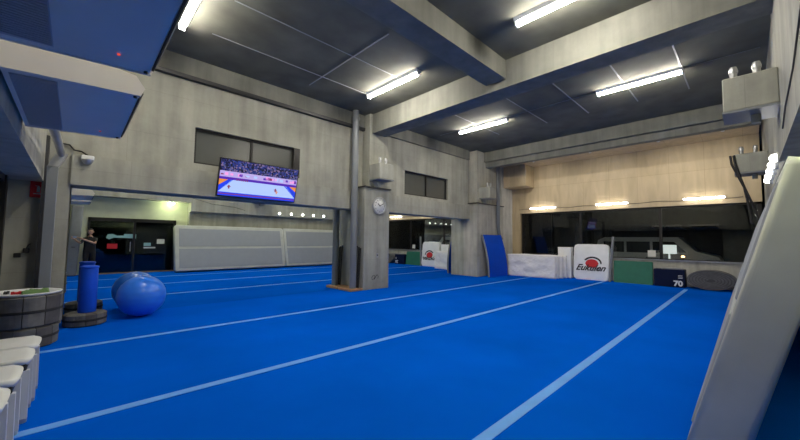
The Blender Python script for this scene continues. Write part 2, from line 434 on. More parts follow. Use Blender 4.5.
# small spotlights on the beam in front of the plywood
for k, y in enumerate((6.0, 3.9, 1.9, .4)):
    t = thing('track_spotlight', (13.25, y, 4.83), ['small spotlight on the beam before the plywood, nearest the corner column', 'small spotlight on the beam before the plywood, second from the corner column',
              'small spotlight on the beam before the plywood, third from the corner column', 'small spotlight on the beam before the plywood, nearest the right wall'][k], 'spotlight', 'spotlights on the last beam')
    MB().box(0, .05, -.04, .04, -.03, .03, .006, 1).build('mount', 'white', t)
    MB().tube([(.05, 0, -.01), (.14, 0, -.05)], [.035, .05], 14).build('can', 'white', t)
    ld = bpy.data.lights.new('spot_light', 'SPOT'); ld.energy = SPOTW; ld.color = (1, .95, .84); ld.spot_size = math.radians(120); ld.spot_blend = 1; ld.shadow_soft_size = .05
    lo = bpy.data.objects.new('light_source', ld); COL.objects.link(lo); lo.parent = t; lo.location = (.17, 0, -.06)
    lo.rotation_euler = Vector((1, 0, -.85)).to_track_quat('-Z', 'Y').to_euler()
# row of small lamps on the right wall above the tall mats
for k in range(5):
    x = 7.9+k*.68
    t = thing('spot_lamp', (x, YR-.06 if x > 7.3 else YR, 2.86), ['first', 'second', 'third', 'fourth', 'fifth'][k]+' small round wall lamp above the tall grey mats, counted from the entrance', 'lamp', 'round lamps above the tall mats')
    MB().tube([(0, 0, 0), (0, .05, 0)], .08, 16).build('base', 'white', t)
    MB().lathe([(.0, -.065), (.04, -.052), (.062, -.02), (.065, .0), (.062, .02), (.04, .052), (0, .065)], 16, (0, .07, 0)).build('bulb', 'spot', t)
t = thing('porch_lamp', (3.05, -.7, 3.1), 'round lamp giving greenish light above the entrance door', 'lamp')
MB().lathe([(.14, 0), (.14, -.03), (.1, -.04)], 20).build('base', 'white', t)
MB().lathe([(.1, -.04), (.12, -.08), (.08, -.13), (0, -.15)], 20).build('globe', 'greenlamp', t)

# ---------------------------------------------------------------- column fittings
def bracket(loc, rz, sx, sy, label, kind=0):
    t = thing('tie_bracket', loc, label, 'bracket', 'concrete tie brackets with bolts', (0, 0, rz))
    MB().box(-sx/2, sx/2, 0, sy, .03, .5, .012, 1).build('block', 'conc3', t)
    MB().box(-sx/2-.01, sx/2+.01, 0, sy+.01, 0, .03).build('steel_plate', 'steel', t)
    c = MB().prism([(-.3*sx, 0), (.3*sx, 0), (.12*sx, -.17), (-.12*sx, -.17)], 0, sy*.4, lambda a, b, d: (a, d, b)) if kind == 0 else MB().tube([(0, sy*.4, 0), (0, sy*.4, -.12)], .05, 12)
    c.build('corbel', 'conc3', t)
    for a, c in (((-.2*sx, sy*.62), (.22*sx, sy*.62)) if kind == 0 else ((-.1, sy*.35), (-.1, sy*.78))):
        b = MB().tube([(a, c, .49), (a, c, .64)], .04, 12).build('bolt', 'galv', t)
        MB().tube([(a, c, .62), (a, c, .66), (a, c, .71)], [.05, .05, .035], 12).build('bolt_cap', 'galv', b)
    return t
bracket((6.75, YR, 3.3), 0, .62, .53, 'large concrete tie bracket with two bolts on the upper right wall', 1)
bracket((12.2, YR-.06, 3.25), 0, .62, .58, 'tie bracket with black straps hanging, low on the far right wall', 1)
bracket((6.68, 8.0, 3.3), PI, .55, .5, 'concrete tie bracket on the column just above the round clock')
bracket((12.75, 8.0, 3.3), PI, .55, .5, 'concrete tie bracket on the corner column beside the plywood')
for dy, lb in ((0, 'left'), (.1, 'right')):
    tag(MB().tube([(11.87, .18+dy*.6, 3.72), (11.86, .16+dy*.6, 3.5), (11.9, .02, 2.9), (11.95, -.06-dy, 2.3), (11.95, -.08-dy*1.5, 2.0)], .025, 8).build('hanging_strap', 'rubber'),
        lb+' one of two black straps hanging over the far right bracket', 'strap', 'black straps on the bracket')
# steel pipe by the column, wood base, black poles, clock
tag(MB().tube([(5.95, 8.13, .071), (5.95, 8.13, H-.002)], .1, 24).tube([(5.95, 8.13, 5.1), (5.95, 8.13, 5.18)], .125, 24).build('steel_pipe', 'steel'),
    'tall grey vertical pipe standing at the left of the clock column', 'pipe')
tag(MB().box(5.74, 6.19, 7.95, 8.58, .002, .07, .008, 1).build('plinth', 'wood'), 'brown wooden plinth board around the foot of the grey pipe', 'plinth')
for k, (x, y) in enumerate(((6.10, 8.04), (6.10, 8.12), (6.10, 8.21))):
    tag(MB().box(-.016, .016, -.022, .022, 0, 1.18+.03*k, .004, 1).build('black_pole', 'rubber'), ['front', 'middle', 'back'][k]+' black bar leaning in the gap between grey pipe and column', 'bar', 'black bars behind the pipe')
    o = COL.objects[-1] if False else bpy.data.objects[[n.name for n in bpy.data.objects if n.name.startswith('black_pole')][-1]]
    o.location = (x-.02, y, .072); o.rotation_euler = (0, math.radians(3.0), 0)
t = thing('wall_clock', (6.77, 7.95, 2.55), 'round white clock with silver rim on the middle column', 'clock')
R_ = .27
ry = Matrix.Rotation(PI/2, 4, 'X')
def lat(prof, n=40):
    m = MB().lathe(prof, n); m.v = [tuple(ry @ Vector(v)) for v in m.v]; return m
lat([(R_, 0), (R_, .04), (R_-.015, .055), (R_-.03, .045), (R_-.03, 0)]).build('rim', 'galv', t)
lat([(R_-.03, .0), (R_-.03, .03), (0, .031)]).build('dial', 'white', t)
for h in range(12):
    a = 2*PI*h/12; h_ = 12 if h == 0 else h
    text_mesh('numeral', str(h_), .062, 'blackprint', t, Matrix.Translation((math.sin(a)*.185, -.033, math.cos(a)*.185)) @ Matrix.Rotation(PI/2, 4, 'X'), .001)
for ang, ln, w in ((-50, .11, .012), (62, .16, .009)):
    a = math.radians(ang)
    m = MB().box(-w, w, -.042, -.037, -.02, ln); mw = Matrix.Rotation(a, 4, 'Y'); m.v = [tuple(mw @ Vector(v)) for v in m.v]
    m.build('clock_hand', 'blackprint', t)
# fittings on the clock column
t = thing('wall_socket', (6.72, 7.95, 1.02), 'small grey socket plate on the clock column below the clock', 'socket')
MB().box(-.035, .035, -.012, 0, -.06, .06, .004, 1).build('plate', 'galv', t)
MB().box(-.015, .015, -.016, -.011, -.03, .03).build('opening', 'black', t)
s_ = MB().tube([(6.55+.09*math.cos(k*.9)*(1-k*.03)+k*.012, 7.947, .36+.07*math.sin(k*1.1)) for k in range(16)], .006, 5).build('scribble', 'blackprint')
tag(s_, 'dark scribbled mark low on the face of the clock column', 'mark')

# ---------------------------------------------------------------- TV
tv = thing('television', (3.13, 8.15, 2.43), 'large flat television showing a gymnastics floor, tilted down from the lintel', 'television')
ang = math.atan2(.22, .82)
TW, TH = 1.86, .865
tl = bpy.data.objects.new
R = Matrix.Rotation(ang, 4, 'X')
def tvt(m): m.v = [tuple(R @ Vector(v)) for v in m.v]; return m
tvt(MB().box(-TW/2, TW/2, 0, .05, 0, TH, .006, 1)).build('casing', 'black', tv)
scr = MB(); sw, sh = TW-.05, TH-.05
def P(u, v): return (-sw/2+u*sw, -.002, .03+v*sh)
def quad(pts, mi): scr.add([P(*p) for p in pts], [list(range(len(pts)))], mi)
quad([(0, .0), (1, 0), (1, .10), (0, .10)], 3)                        # blue front
quad([(0, .10), (1, .10), (.86, .45), (.14, .45)], 1)                 # pale floor
quad([(0, .10), (.0, .28), (.10, .45), (.16, .45)], 3)
quad([(1, .10), (1, .30), (.90, .45), (.82, .45)], 3)
quad([(0, .28), (0, .45), (.10, .45)], 5); quad([(1, .30), (1, .45), (.90, .45)], 5)
quad([(0, .45), (1, .45), (1, .52), (0, .52)], 4)                     # purple rail
quad([(0, .52), (1, .52), (1, .68), (0, .68)], 2)                     # boards
quad([(0, .68), (1, .68), (1, 1), (0, 1)], 0)                         # crowd
def quad2(u0, u1, v0, v1, mi): 
    scr.add([(-sw/2+u*sw, -.0035, .03+v*sh) for u, v in ((u0, v0), (u1, v0), (u1, v1), (u0, v1))], [[0, 1, 2, 3]], mi)
quad2(.0, 1, .04, .065, 6)
for u, v, c in ((.11, .20, 6), (.72, .18, 7), (.70, .24, 6)):
    quad2(u, u+.018, v, v+.10, c); quad2(u-.012, u+.03, v+.05, v+.07, c)
rnd = random.Random(3)
for k in range(26):
    u = rnd.random()*.96; quad2(u, u+.02+.03*rnd.random(), .55+rnd.random()*.03, .60+rnd.random()*.06, rnd.choice([4, 6, 8, 1]))
for k in range(6):
    u = .2+k*.025; quad2(u, u+.01, .44, .50, 6)
tvt(scr)
def screen_noise(name, cols, s, scale):
    m, nt, b = new_mat(name); tc = nt.nodes.new('ShaderNodeTexCoord')
    v = nt.nodes.new('ShaderNodeTexVoronoi'); v.inputs['Scale'].default_value = scale
    nt.links.new(tc.outputs['Object'], v.inputs['Vector'])
    r = nt.nodes.new('ShaderNodeValToRGB'); r.color_ramp.interpolation = 'CONSTANT'
    while len(r.color_ramp.elements) < len(cols): r.color_ramp.elements.new(.5)
    for i, c in enumerate(cols): r.color_ramp.elements[i].position = i/len(cols); r.color_ramp.elements[i].color = (*c, 1)
    sp = nt.nodes.new('ShaderNodeSeparateColor'); nt.links.new(v.outputs['Color'], sp.inputs[0]); nt.links.new(sp.outputs[0], r.inputs[0])
    nt.links.new(r.outputs[0], b.inputs['Emission Color']); b.inputs['Emission Strength'].default_value = s
    b.inputs['Base Color'].default_value = (.01, .01, .01, 1); b.inputs['Roughness'].default_value = .15
    return m
def se(n, c, s=1.): 
    m = emis(n, c, s); m.node_tree.nodes['Principled BSDF'].inputs['Base Color'].default_value = (.01, .01, .01, 1); return m
M['s0'] = screen_noise('screen_crowd', [(.01, .01, .05), (.02, .04, .25), (.03, .06, .38), (.12, .13, .38), (.01, .01, .03), (.04, .04, .22), (.3, .2, .4)], .7, 30)
M['s1'] = se('screen_floor', (.45, .60, 1.0)); M['s2'] = se('screen_boards', (.50, .40, .82))
M['s3'] = se('screen_blue', (.01, .05, .85)); M['s4'] = se('screen_purple', (.08, .01, .45)); M['s5'] = se('screen_orange', (.8, .28, .05))
M['s6'] = se('screen_maroon', (.25, .03, .12)); M['s7'] = se('screen_skin', (.7, .3, .2)); M['s8'] = se('screen_pink', (.95, .35, .8))
scr.build('screen', ['s%d' % i for i in range(9)], tv, fix=False)
MB().box(-.3, .3, .045, .115, .25, .6).build('wall_mount', 'black', tv)

# ---------------------------------------------------------------- air conditioners
def aircon(y0, y1, label):
    t = thing('air_conditioner', (-.40, y0, 2.58), label, 'air conditioner', 'ceiling-hung air conditioners')
    L = y1-y0; X1 = .74
    prof = [(0, 0), (X1-.03, .03), (X1, .09), (X1-.06, .17), (.25, .24), (0, .24)]
    MB().prism(prof, 0, L, lambda a, b, d: (a, d, b)).build('casing', 'acwhite', t)
    for y in (-.018, L): MB().prism([(0-.004, -.004), (X1-.02, .025), (X1+.004, .09), (X1-.055, .176), (.25, .248), (-.004, .248)], y, y+.018, lambda a, b, d: (a, d, b)).build('side_panel', 'acwhite', t)
    g = MB(); sl = .03/(X1-.03)
    g.add([(.03, .06, -.003+.03*sl), (.26, .06, -.003+.26*sl), (.26, L-.06, -.003+.26*sl), (.03, L-.06, -.003+.03*sl)], [[0, 1, 2, 3]])
    n = int((L-.14)/.028)
    for k in range(n): 
        y = .07+k*.028; g.box(.035, .255, y, y+.012, -.012, .004)
    g.build('intake_grille', 'grille', t)
    MB().prism([(X1-.028, .028), (X1-.004, .085), (X1+.008, .082), (X1-.016, .022)], .08, L-.08, lambda a, b, d: (a, d, b)).build('outlet_louver', 'steel_dark', t)
    for y in (.03, L-.03):
        MB().tube([(X1-.05, y, .015), (X1-.05, y, .028)], .012, 8).build('screw', 'black', t)
    MB().box(.53, .545, L*.86-.006, L*.86+.006, .012, .02).build('status_lamp', emis('status_red', (1, .1, .05), .6), t)
    for x in (.12, .6):
        for y in (.2, L-.2): MB().tube([(x, y, .15), (x, y, H-2.58)], .006, 6).build('hanger_rod', 'galv', t)
    return t
aircon(1.35, 2.80, 'large air conditioner filling the top left corner, nearest the camera')
aircon(3.29, 4.88, 'smaller-looking air conditioner below and behind the one in the top left corner')

# pipe cover on the left
t = thing('pipe_cover', (-.305, 7.7, 0), 'light grey square pipe cover running down the wall beside the red sign', 'pipe cover')
MB().box(-.065, .065, -.05, .05, 0, 2.62, .006, 1).build('vertical_duct', 'steel', t)
MB().prism([(-.065, 2.6), (.065, 2.6), (.16, 2.84), (.03, 2.84)], -.05, .05, lambda a, b, d: (a, d, b)).build('elbow', 'galv', t)
MB().tube([(.09, 0, 2.82), (.06, -.6, 2.9), (.05, -2.7, 2.78)], .05, 10).build('duct_tail', 'galv', t)
tag(MB().box(-.44, -.38, 8.15, 8.325, 0, 3.2).build('wall_rail', 'steel_dark'), 'dark vertical strip on the wall between red sign and pipe cover', 'rail')
# red sign
t = thing('fire_sign', (-.485, 8.33, 2.29), 'small red fire extinguisher sign on the concrete at far left', 'sign')
MB().box(-.09, .09, -.012, 0, -.14, .14, .004, 1).build('plate', 'redsign', t)
MB().box(-.012, .028, -.015, -.011, -.05, .035).box(-.004, .018, -.015, -.011, .035, .055).box(-.03, .018, -.015, -.011, .05, .06).box(-.05, .05, -.015, -.011, -.085, -.07).build('pictogram', 'white', t)
# switches
t = thing('wall_switch', (-.60, 8.33, 1.25), 'black socket box with a dangling plug on the concrete under the red sign', 'switch')
MB().box(-.1, -.02, -.05, 0, -.1, -.03, .008, 1).build('socket_box', 'black', t)
MB().box(.0, .07, -.06, 0, -.03, .05, .008, 1).tube([(.03, -.05, .02), (.06, -.08, .1), (.08, -.04, .12)], .01, 6).build('plug', 'black', t)
# dome camera
t = thing('security_camera', (.1, 8.27, 2.90), 'small white security camera on the lintel above the mirror corner', 'camera')
MB().box(-.09, .09, -.08, 0, -.03, .06, .02, 3).build('housing', 'white', t)
MB().lathe([(.0, -.09), (.05, -.075), (.075, -.03), (.08, 0)], 20, (0, -.06, -.02)).build('lens_dome', 'galv', t)
tag(MB().tube([(.1, 8.245, 2.965), (.02, 8.3, 3.03), (-.08, 8.3, 3.04), (-.14, 8.3, 3.12), (-.25, 8.3, 3.13), (-.3, 8.3, 3.19)], .014, 6).build('camera_cable', 'black'),
    'wavy black cable running up from the small white security camera', 'cable')
# cable along the near right wall
tag(MB().tube([(3.8, YR+.012, 3.3), (4.6, YR+.012, 3.1), (5.6, YR+.012, 3.02), (6.1, YR+.012, 2.9)], .008, 6).build('wall_cable', 'black'),
    'thin dark cable slanting across the upper right concrete wall', 'cable')
# conduits on corner column
for k in range(2):
    x = 13.7+.13*k
    tag(MB().tube([(x, 7.84, 4.95), (x, 7.84, 2.1), (x+.1, 7.84, 1.75), (x+.3, 7.84, 1.6)], .045, 10).build('conduit', 'steel'),
        ['left', 'right'][k]+' of two grey conduits running down beside the plywood corner', 'conduit', 'conduits on the corner column')
tag(MB().box(14.35, 14.45, 7.9, 7.95, 1.05, 1.2, .006, 1).build('switch_box', 'black'), 'small black switch box on the bright concrete behind the tall blue mat', 'switch')

# ---------------------------------------------------------------- tall mats leaning along the right wall
def lean_mat(x0, x1, label):
    Lx = x1-x0; TH_ = .28; HT = 2.05; lean = math.atan2(.56, 2.0)
    t = thing('trampoline_mat', ((x0+x1)/2, .36, .0), label, 'mat', 'tall white-framed mats', (lean, 0, 0))
    # front at local y=0, back at y=-TH_; rotation about X tips the top towards the wall
    b = bmesh.new()
    R0 = .06; poly = []
    for cx, cz, a0 in ((Lx/2-R0, R0, -90), (Lx/2-R0, HT-R0, 0), (-Lx/2+R0, HT-R0, 90), (-Lx/2+R0, R0, 180)):
        for k in range(7):
            a = math.radians(a0+k*15); poly.append((cx+R0*math.cos(a), cz+R0*math.sin(a)))
    n = len(poly)
    v0 = [b.verts.new((a, 0, c)) for a, c in poly]; v1 = [b.verts.new((a, -TH_, c)) for a, c in poly]
    b.faces.new(v0); b.faces.new(v1[::-1])
    for i in range(n): b.faces.new((v0[i], v1[i], v1[(i+1) % n], v0[(i+1) % n]))
    ed = [e for e in b.edges if abs(e.verts[0].co.y-e.verts[1].co.y) < 1e-6]
    bmesh.ops.bevel(b, geom=ed, offset=.05, segments=4, affect='EDGES', profile=.5)
    MB().bm(b, 0, True).build('padding', 'vinyl_shaded', t)
    for z0, z1 in ((.13, .98), (1.08, 1.90)):
        MB().box(-Lx/2+.16, Lx/2-.16, -.02, .012, z0, z1, .01, 1).build('mesh_panel', 'mesh', t)
    t.location.z = TH_*math.sin(lean)
    return t
lean_mat(3.12, 8.02, 'huge white-edged mat leaning on the right wall, its end right beside the camera')
lean_mat(8.03, 12.3, 'farther white-edged grey mat leaning on the right wall behind the near one')

# ---------------------------------------------------------------- mats by the window wall
# tall blue mat
t = thing('landing_mat', (12.42, 7.48, 0), 'tall blue mat leaning against the corner column, slightly bowed', 'mat')
m = MB(); n = 14; W_ = 1.38; prof = []
for k in range(n+1):
    s = k/n; prof.append((.27*s**1.4-.05*math.sin(PI*s), 1.76*s))
vs = []; 
for (y, z) in prof:
    for x, dy in ((0, 0), (W_, -.06), (W_, .02), (0, .08)): vs.append((x-.08*(z/1.76), y+dy, z+.004))
fs = []
for k in range(n):
    for j in range(4): fs.append([k*4+j, k*4+(j+1) % 4, (k+1)*4+(j+1) % 4, (k+1)*4+j])
fs += [[0, 3, 2, 1], [n*4, n*4+1, n*4+2, n*4+3]]
m.add(vs, fs, 0)
m.build('mat_body', 'bluemat', t)
m = MB(); vs = []
for (y, z) in prof:
    for x, dy in ((-.006, -.003), (-.006, .083)): vs.append((x-.08*(z/1.76), y+dy, z+.004))
m.add(vs, [[k*2, k*2+1, k*2+3, k*2+2] for k in range(n)], 0).build('side_edge', 'greymat', t)
# white wrinkled mats standing on edge
def wrinkled(name, Lx, th, Hh, seed):
    b = bmesh.new(); bmesh.ops.create_cube(b, size=1)
    for v in b.verts: v.co = Vector((v.co.x*th, v.co.y*Lx, (v.co.z+.5)*Hh))
    bmesh.ops.subdivide_edges(b, edges=b.edges[:], cuts=15, use_grid_fill=True)
    r = random.Random(seed); ph = [r.random()*6 for _ in range(6)]
    for v in b.verts:
        y, z = v.co.y, v.co.z
        w = .018*math.sin(5*y+7*z+ph[0])+.014*math.sin(11*y-9*z+ph[1]+2*math.sin(4*y+ph[2]))+.010*math.sin(17*z+3*y+ph[3])
        edge = min(1, 6*(.5-abs(y/Lx)))*min(1, 4*min(z/Hh, 1-z/Hh)+.1)
        v.co.x += w*edge*(1 if v.co.x > 0 else -1)*1.4
        if abs(v.co.x) > th*.45: pass
        rr = .06
        dy = Lx/2-abs(y)
        if dy < rr: v.co.x *= .75+.25*dy/rr
        v.co.z += .01*math.sin(6*y+ph[4])*(z/Hh)
    return b
lab = ['front white wrinkled mat of the four standing on edge by the window', 'second white wrinkled mat behind the front one by the window',
       'third white wrinkled mat from the front in the row by the window', 'rearmost of the four white wrinkled mats standing by the window']
for k, (xc, ya, yb) in enumerate(((14.0, 7.5, 5.42), (14.22, 7.5, 5.40), (14.44, 7.5, 5.32), (14.68, 7.5, 5.26))):
    t = thing('folding_mat', (xc, (ya+yb)/2, .002), lab[k], 'mat', 'white wrinkled mats by the window', (0, 0, math.radians(1)))
    Lx = ya-yb
    MB().bm(wrinkled('c', Lx, .15, .93, k), 0, True).build('cover', 'canvas', t)
    for z in (.25, .65): MB().tube([(-.05, -Lx/2-.0, z-.05), (-.05, -Lx/2-.03, z), (-.05, -Lx/2, z+.05)], .012, 6).build('carry_handle', 'canvas', t)
t = thing('foam_block', (15.0, 5.36, 0), 'white foam block standing behind the wrinkled mats beside the logo mat', 'block')
MB().box(-.15, .12, -.22, .3, 0, 1.27, .02, 3).build('block_body', 'vinyl', t)
MB().box(-.155, .125, -.225, .305, 1.24, 1.275, .01, 1).build('lid_flap', 'canvas', t)

# logo mat
t = thing('logo_mat', (14.72, 4.38, .0), 'thick white rounded mat with red sun logo leaning by the window', 'mat', None, (0, math.radians(6), 0))
def rounded_slab(w, h, th, r0, bev):
    b = bmesh.new(); poly = []
    for cy, cz, a0 in ((w/2-r0, r0, -90), (w/2-r0, h-r0, 0), (-w/2+r0, h-r0, 90), (-w/2+r0, r0, 180)):
        for k in range(7):
            a = math.radians(a0+k*15); poly.append((cy+r0*math.cos(a), cz+r0*math.sin(a)))
    v0 = [b.verts.new((0, a, c)) for a, c in poly]; v1 = [b.verts.new((th, a, c)) for a, c in poly]; n = len(poly)
    b.faces.new(v0[::-1]); b.faces.new(v1)
    for i in range(n): b.faces.new((v0[i], v0[(i+1) % n], v1[(i+1) % n], v1[i]))
    ed = [e for e in b.edges if abs(e.verts[0].co.x-e.verts[1].co.x) < 1e-6]
    bmesh.ops.bevel(b, geom=ed, offset=bev, segments=3, affect='EDGES', profile=.5)
    return b
MB().bm(rounded_slab(1.26, 1.42, .22, .14, .04), 0, True).build('mat_body', 'vinyl', t)
toface = Matrix.Translation((-.004, 0, 0)) @ Matrix(((0, 0, -1, 0), (-1, 0, 0, 0), (0, 1, 0, 0), (0, 0, 0, 1)))
# face coords: a to the right as seen (=-y), b up
def face_poly(poly, mi, name, off=0.):
    return MB().prism(poly, -.004-off, .002, lambda a, b, d: (d, -a, b)).build(name, mi, t)
c0 = (0.04, .66)
poly = []
for k in range(36):
    a = 2*PI*k/36; rr = .215+(.02 if k % 3 == 0 and (k < 3 or k > 16) else 0)
    poly.append((c0[0]+rr*1.05*math.cos(a), c0[1]+rr*.78*math.sin(a)))
face_poly(poly, 'red', 'red_disc')
sw_ = []
for k in range(13): a = math.radians(155-k*13.5); sw_.append((c0[0]+.02+.33*math.cos(a), c0[1]+.02+.25*math.sin(a)))
for k in range(13): a = math.radians(-7+k*13.0); sw_.append((c0[0]+.02+.275*math.cos(a), c0[1]+.02+(.165+.02*math.sin(a))*math.sin(a)))
face_poly(sw_, 'blackprint', 'black_swoosh', .002)
text_mesh('lettering', 'Eukulen', .33, 'blackprint', t, toface @ Matrix.Translation((-.03, .48, .008)), .002, shear=.5, bold=.008)
text_mesh('small_lettering', '- - - - - -', .09, 'greyprint', t, toface @ Matrix.Translation((0, .36, .008)), .002)

# leaning board
o = MB().box(-.05, .05, -.035, .035, 0, 1.72, .006, 1).build('wooden_board', 'greymat')
o.location = (14.74, 3.72, .002); o.rotation_euler = (math.radians(4.5), math.radians(3), 0)
tag(o, 'narrow grey board leaning upright between the logo mat and the green mat', 'board')
# green mat
t = thing('green_mat', (14.78, 3.0, 0), 'dark green folded mat leaning below the window sill', 'mat', None, (0, math.radians(7), 0))
MB().bm(rounded_slab(1.2, .82, .12, .02, .015), 0, False).build('mat_body', 'green', t)
MB().box(.115, .16, -.56, .56, .02, .78).build('back_layer', 'greymat', t)
# dark vaulting block
t = thing('vault_box', (14.7, 1.93, 0), 'dark navy box printed with a white 70 beside the grey roll', 'box')
MB().box(0, .45, -.42, .42, 0, .6, .02, 2).build('body', 'navy', t)
MB().box(0, .3, -.38, .20, .6, .64, .01, 1).build('top_pad', 'greymat', t)
text_mesh('number', '70', .24, 'white', t, Matrix.Translation((0, -.24, .13)) @ toface, .002, bold=.012)
text_mesh('side_lettering', 'III', .17, 'white', t, Matrix.Translation((0, -.31, .36)) @ toface @ Matrix.Rotation(PI/2, 4, 'Z'), .002)
# grey roll (oval spiral end-on)
t = thing('rolled_carpet', (14.55, .87, .32), 'thick grey rolled-up carpet lying by the window beside the dark box', 'rolled carpet')
m = MB(); turns = 6.5; n = 200; A, Bz = .57, .30
vs = []; fs = []
for k in range(n+1):
    s = k/n; th = s*turns*2*PI; q = .12+.88*s; q2 = q+.088
    for (qq, x) in ((q, 0), (min(q2, 1.04), 0), (min(q2, 1.04), .6), (q, .6)):
        vs.append((x+.015*math.sin(th), A*qq*math.cos(th), Bz*qq*math.sin(th)))
for k in range(n):
    for j in range(4): fs.append([k*4+j, k*4+(j+1) % 4, (k+1)*4+(j+1) % 4, (k+1)*4+j])
m.add(vs, fs, 0, False).build('carpet_spiral', 'roll', t)
m = MB(); ov = [(A*1.0*math.cos(2*PI*k/40), Bz*1.0*math.sin(2*PI*k/40)) for k in range(40)]
m.prism(ov, .03, .57, lambda a, b, d: (d, a, b)).build('inner_layers', 'rolldk', t)

# ---------------------------------------------------------------- drums, discs, blue roller on the left
def drum(name, c, r, z0, z1, nst, label, mats, group, top=None, rot=0.):
    t = thing(name, (c[0], c[1], z0), label, 'foam ring', group)
    m = MB(); h = z1-z0
    for k in range(nst):
        a0 = 2*PI*k/nst+.012+rot; a1 = 2*PI*(k+1)/nst-.012+rot; n = 4; vs = []; q = []
        for i in range(n+1):
            a = a0+(a1-a0)*i/n
            for rr, z in ((r-.03, .0), (r, .02), (r, h-.02), (r-.03, h), (r*.35, h), (r*.35, 0)):
                vs.append((rr*math.cos(a), rr*math.sin(a), z))
        for i in range(n):
            for j in range(6): q.append([i*6+j, i*6+(j+1) % 6, (i+1)*6+(j+1) % 6, (i+1)*6+j])
        q += [[0, 1, 2, 3, 4, 5], [n*6+j for j in range(5, -1, -1)]]
        m.add(vs, q, (k % 3 == 0)*1)
    m.build('segments', mats, t)
    MB().lathe([(r+.004, h*.5-.018), (r+.008, h*.5), (r+.004, h*.5+.018)], 40).build('strap_band', 'rubber', t)
    return t
G = 'grey segmented foam rings'
drum('foam_ring', (-.45, 6.95), .35, .003, .28, 11, 'lower large grey segmented ring under the white tray at left', ['stave', 'stave2'], G)
drum('foam_ring', (-.46, 6.98), .385, .283, .70, 11, 'upper large grey segmented ring carrying the white round tray', ['stave', 'stave2'], G, rot=.2)
drum('foam_ring', (.20, 7.95), .28, .003, .21, 12, 'low grey segmented ring under the standing blue roller', ['stave', 'stave2'], G)
tr = tag(MB().lathe([(0, 0), (.36, 0), (.375, .025), (.365, .03), (.35, .012), (0, .012)], 40).build('round_tray', 'white'),
    'round white tray lying on the tall grey segmented ring', 'tray'); tr.location = (-.46, 6.98, .703)
for k, (x, y, rz, mt, lb, nm, ct) in enumerate(((-.35, 6.85, .3, 'leaf', 'crumpled green cloth on the round white tray', 'green_cloth', 'cloth'),
                                     (-.52, 6.86, -.2, 'red', 'small red item lying on the round white tray', 'red_packet', 'packet'),
                                     (-.42, 7.05, .8, 'paper', 'loose white papers lying on the round white tray', 'paper_sheets', 'paper'),
                                     (-.62, 6.95, 1.3, 'black', 'small black gadget at the left of the round white tray', 'black_gadget', 'gadget'))):
    b = bmesh.new(); bmesh.ops.create_grid(b, x_segments=6, y_segments=4, size=.5)
    r = random.Random(k+5); dx, dy, hh = ((.26, .07, .05), (.10, .05, .03), (.2, .14, .012), (.05, .04, .03))[k]
    for v in b.verts: v.co = Vector((v.co.x*dx*2*.5, v.co.y*dy*2*.5, .012+hh*r.random()))
    e = bmesh.ops.extrude_face_region(b, geom=b.faces[:]); 
    for g_ in e['geom']:
        if isinstance(g_, bmesh.types.BMVert): g_.co.z = 0
    o = MB().bm(b, 0, False).build(nm, mt); o.location = (x, y, .7165); o.rotation_euler = (0, 0, rz); tag(o, lb, ct)
t = thing('foam_roller', (.215, 7.93, .214), 'tall blue foam roller standing on the low grey ring', 'foam roller')
MB().lathe([(.115, 0), (.12, .01), (.12, .72), (.112, .745)], 28).build('roller_body', 'bluebar', t)
MB().lathe([(.118, .742), (.128, .75), (.128, .775), (.1, .785), (.06, .78)], 28).build('top_collar', 'bluebar', t)
# exercise ball
t = thing('exercise_ball', (.98, 8.10, .385), 'shiny light blue exercise ball on the floor beside the blue roller', 'ball')
m, nt, b = new_mat('ball_vinyl'); b.inputs['Base Color'].default_value = (.03, .21, .90, 1); b.inputs['Roughness'].default_value = .28
M['ball'] = m
prof = []
for k in range(33):
    a = -PI/2+PI*k/32; rr = .385*math.cos(a)
    rr += .0025*math.cos(a*22)*math.cos(a); prof.append((max(rr, 0), .38*math.sin(a)))
MB().lathe(prof, 48).build('ball_skin', 'ball', t)
bp_ = MB().tube([(.0, 0, .379), (0, 0, .386)], .014, 10).build('valve_plug', 'white', t)

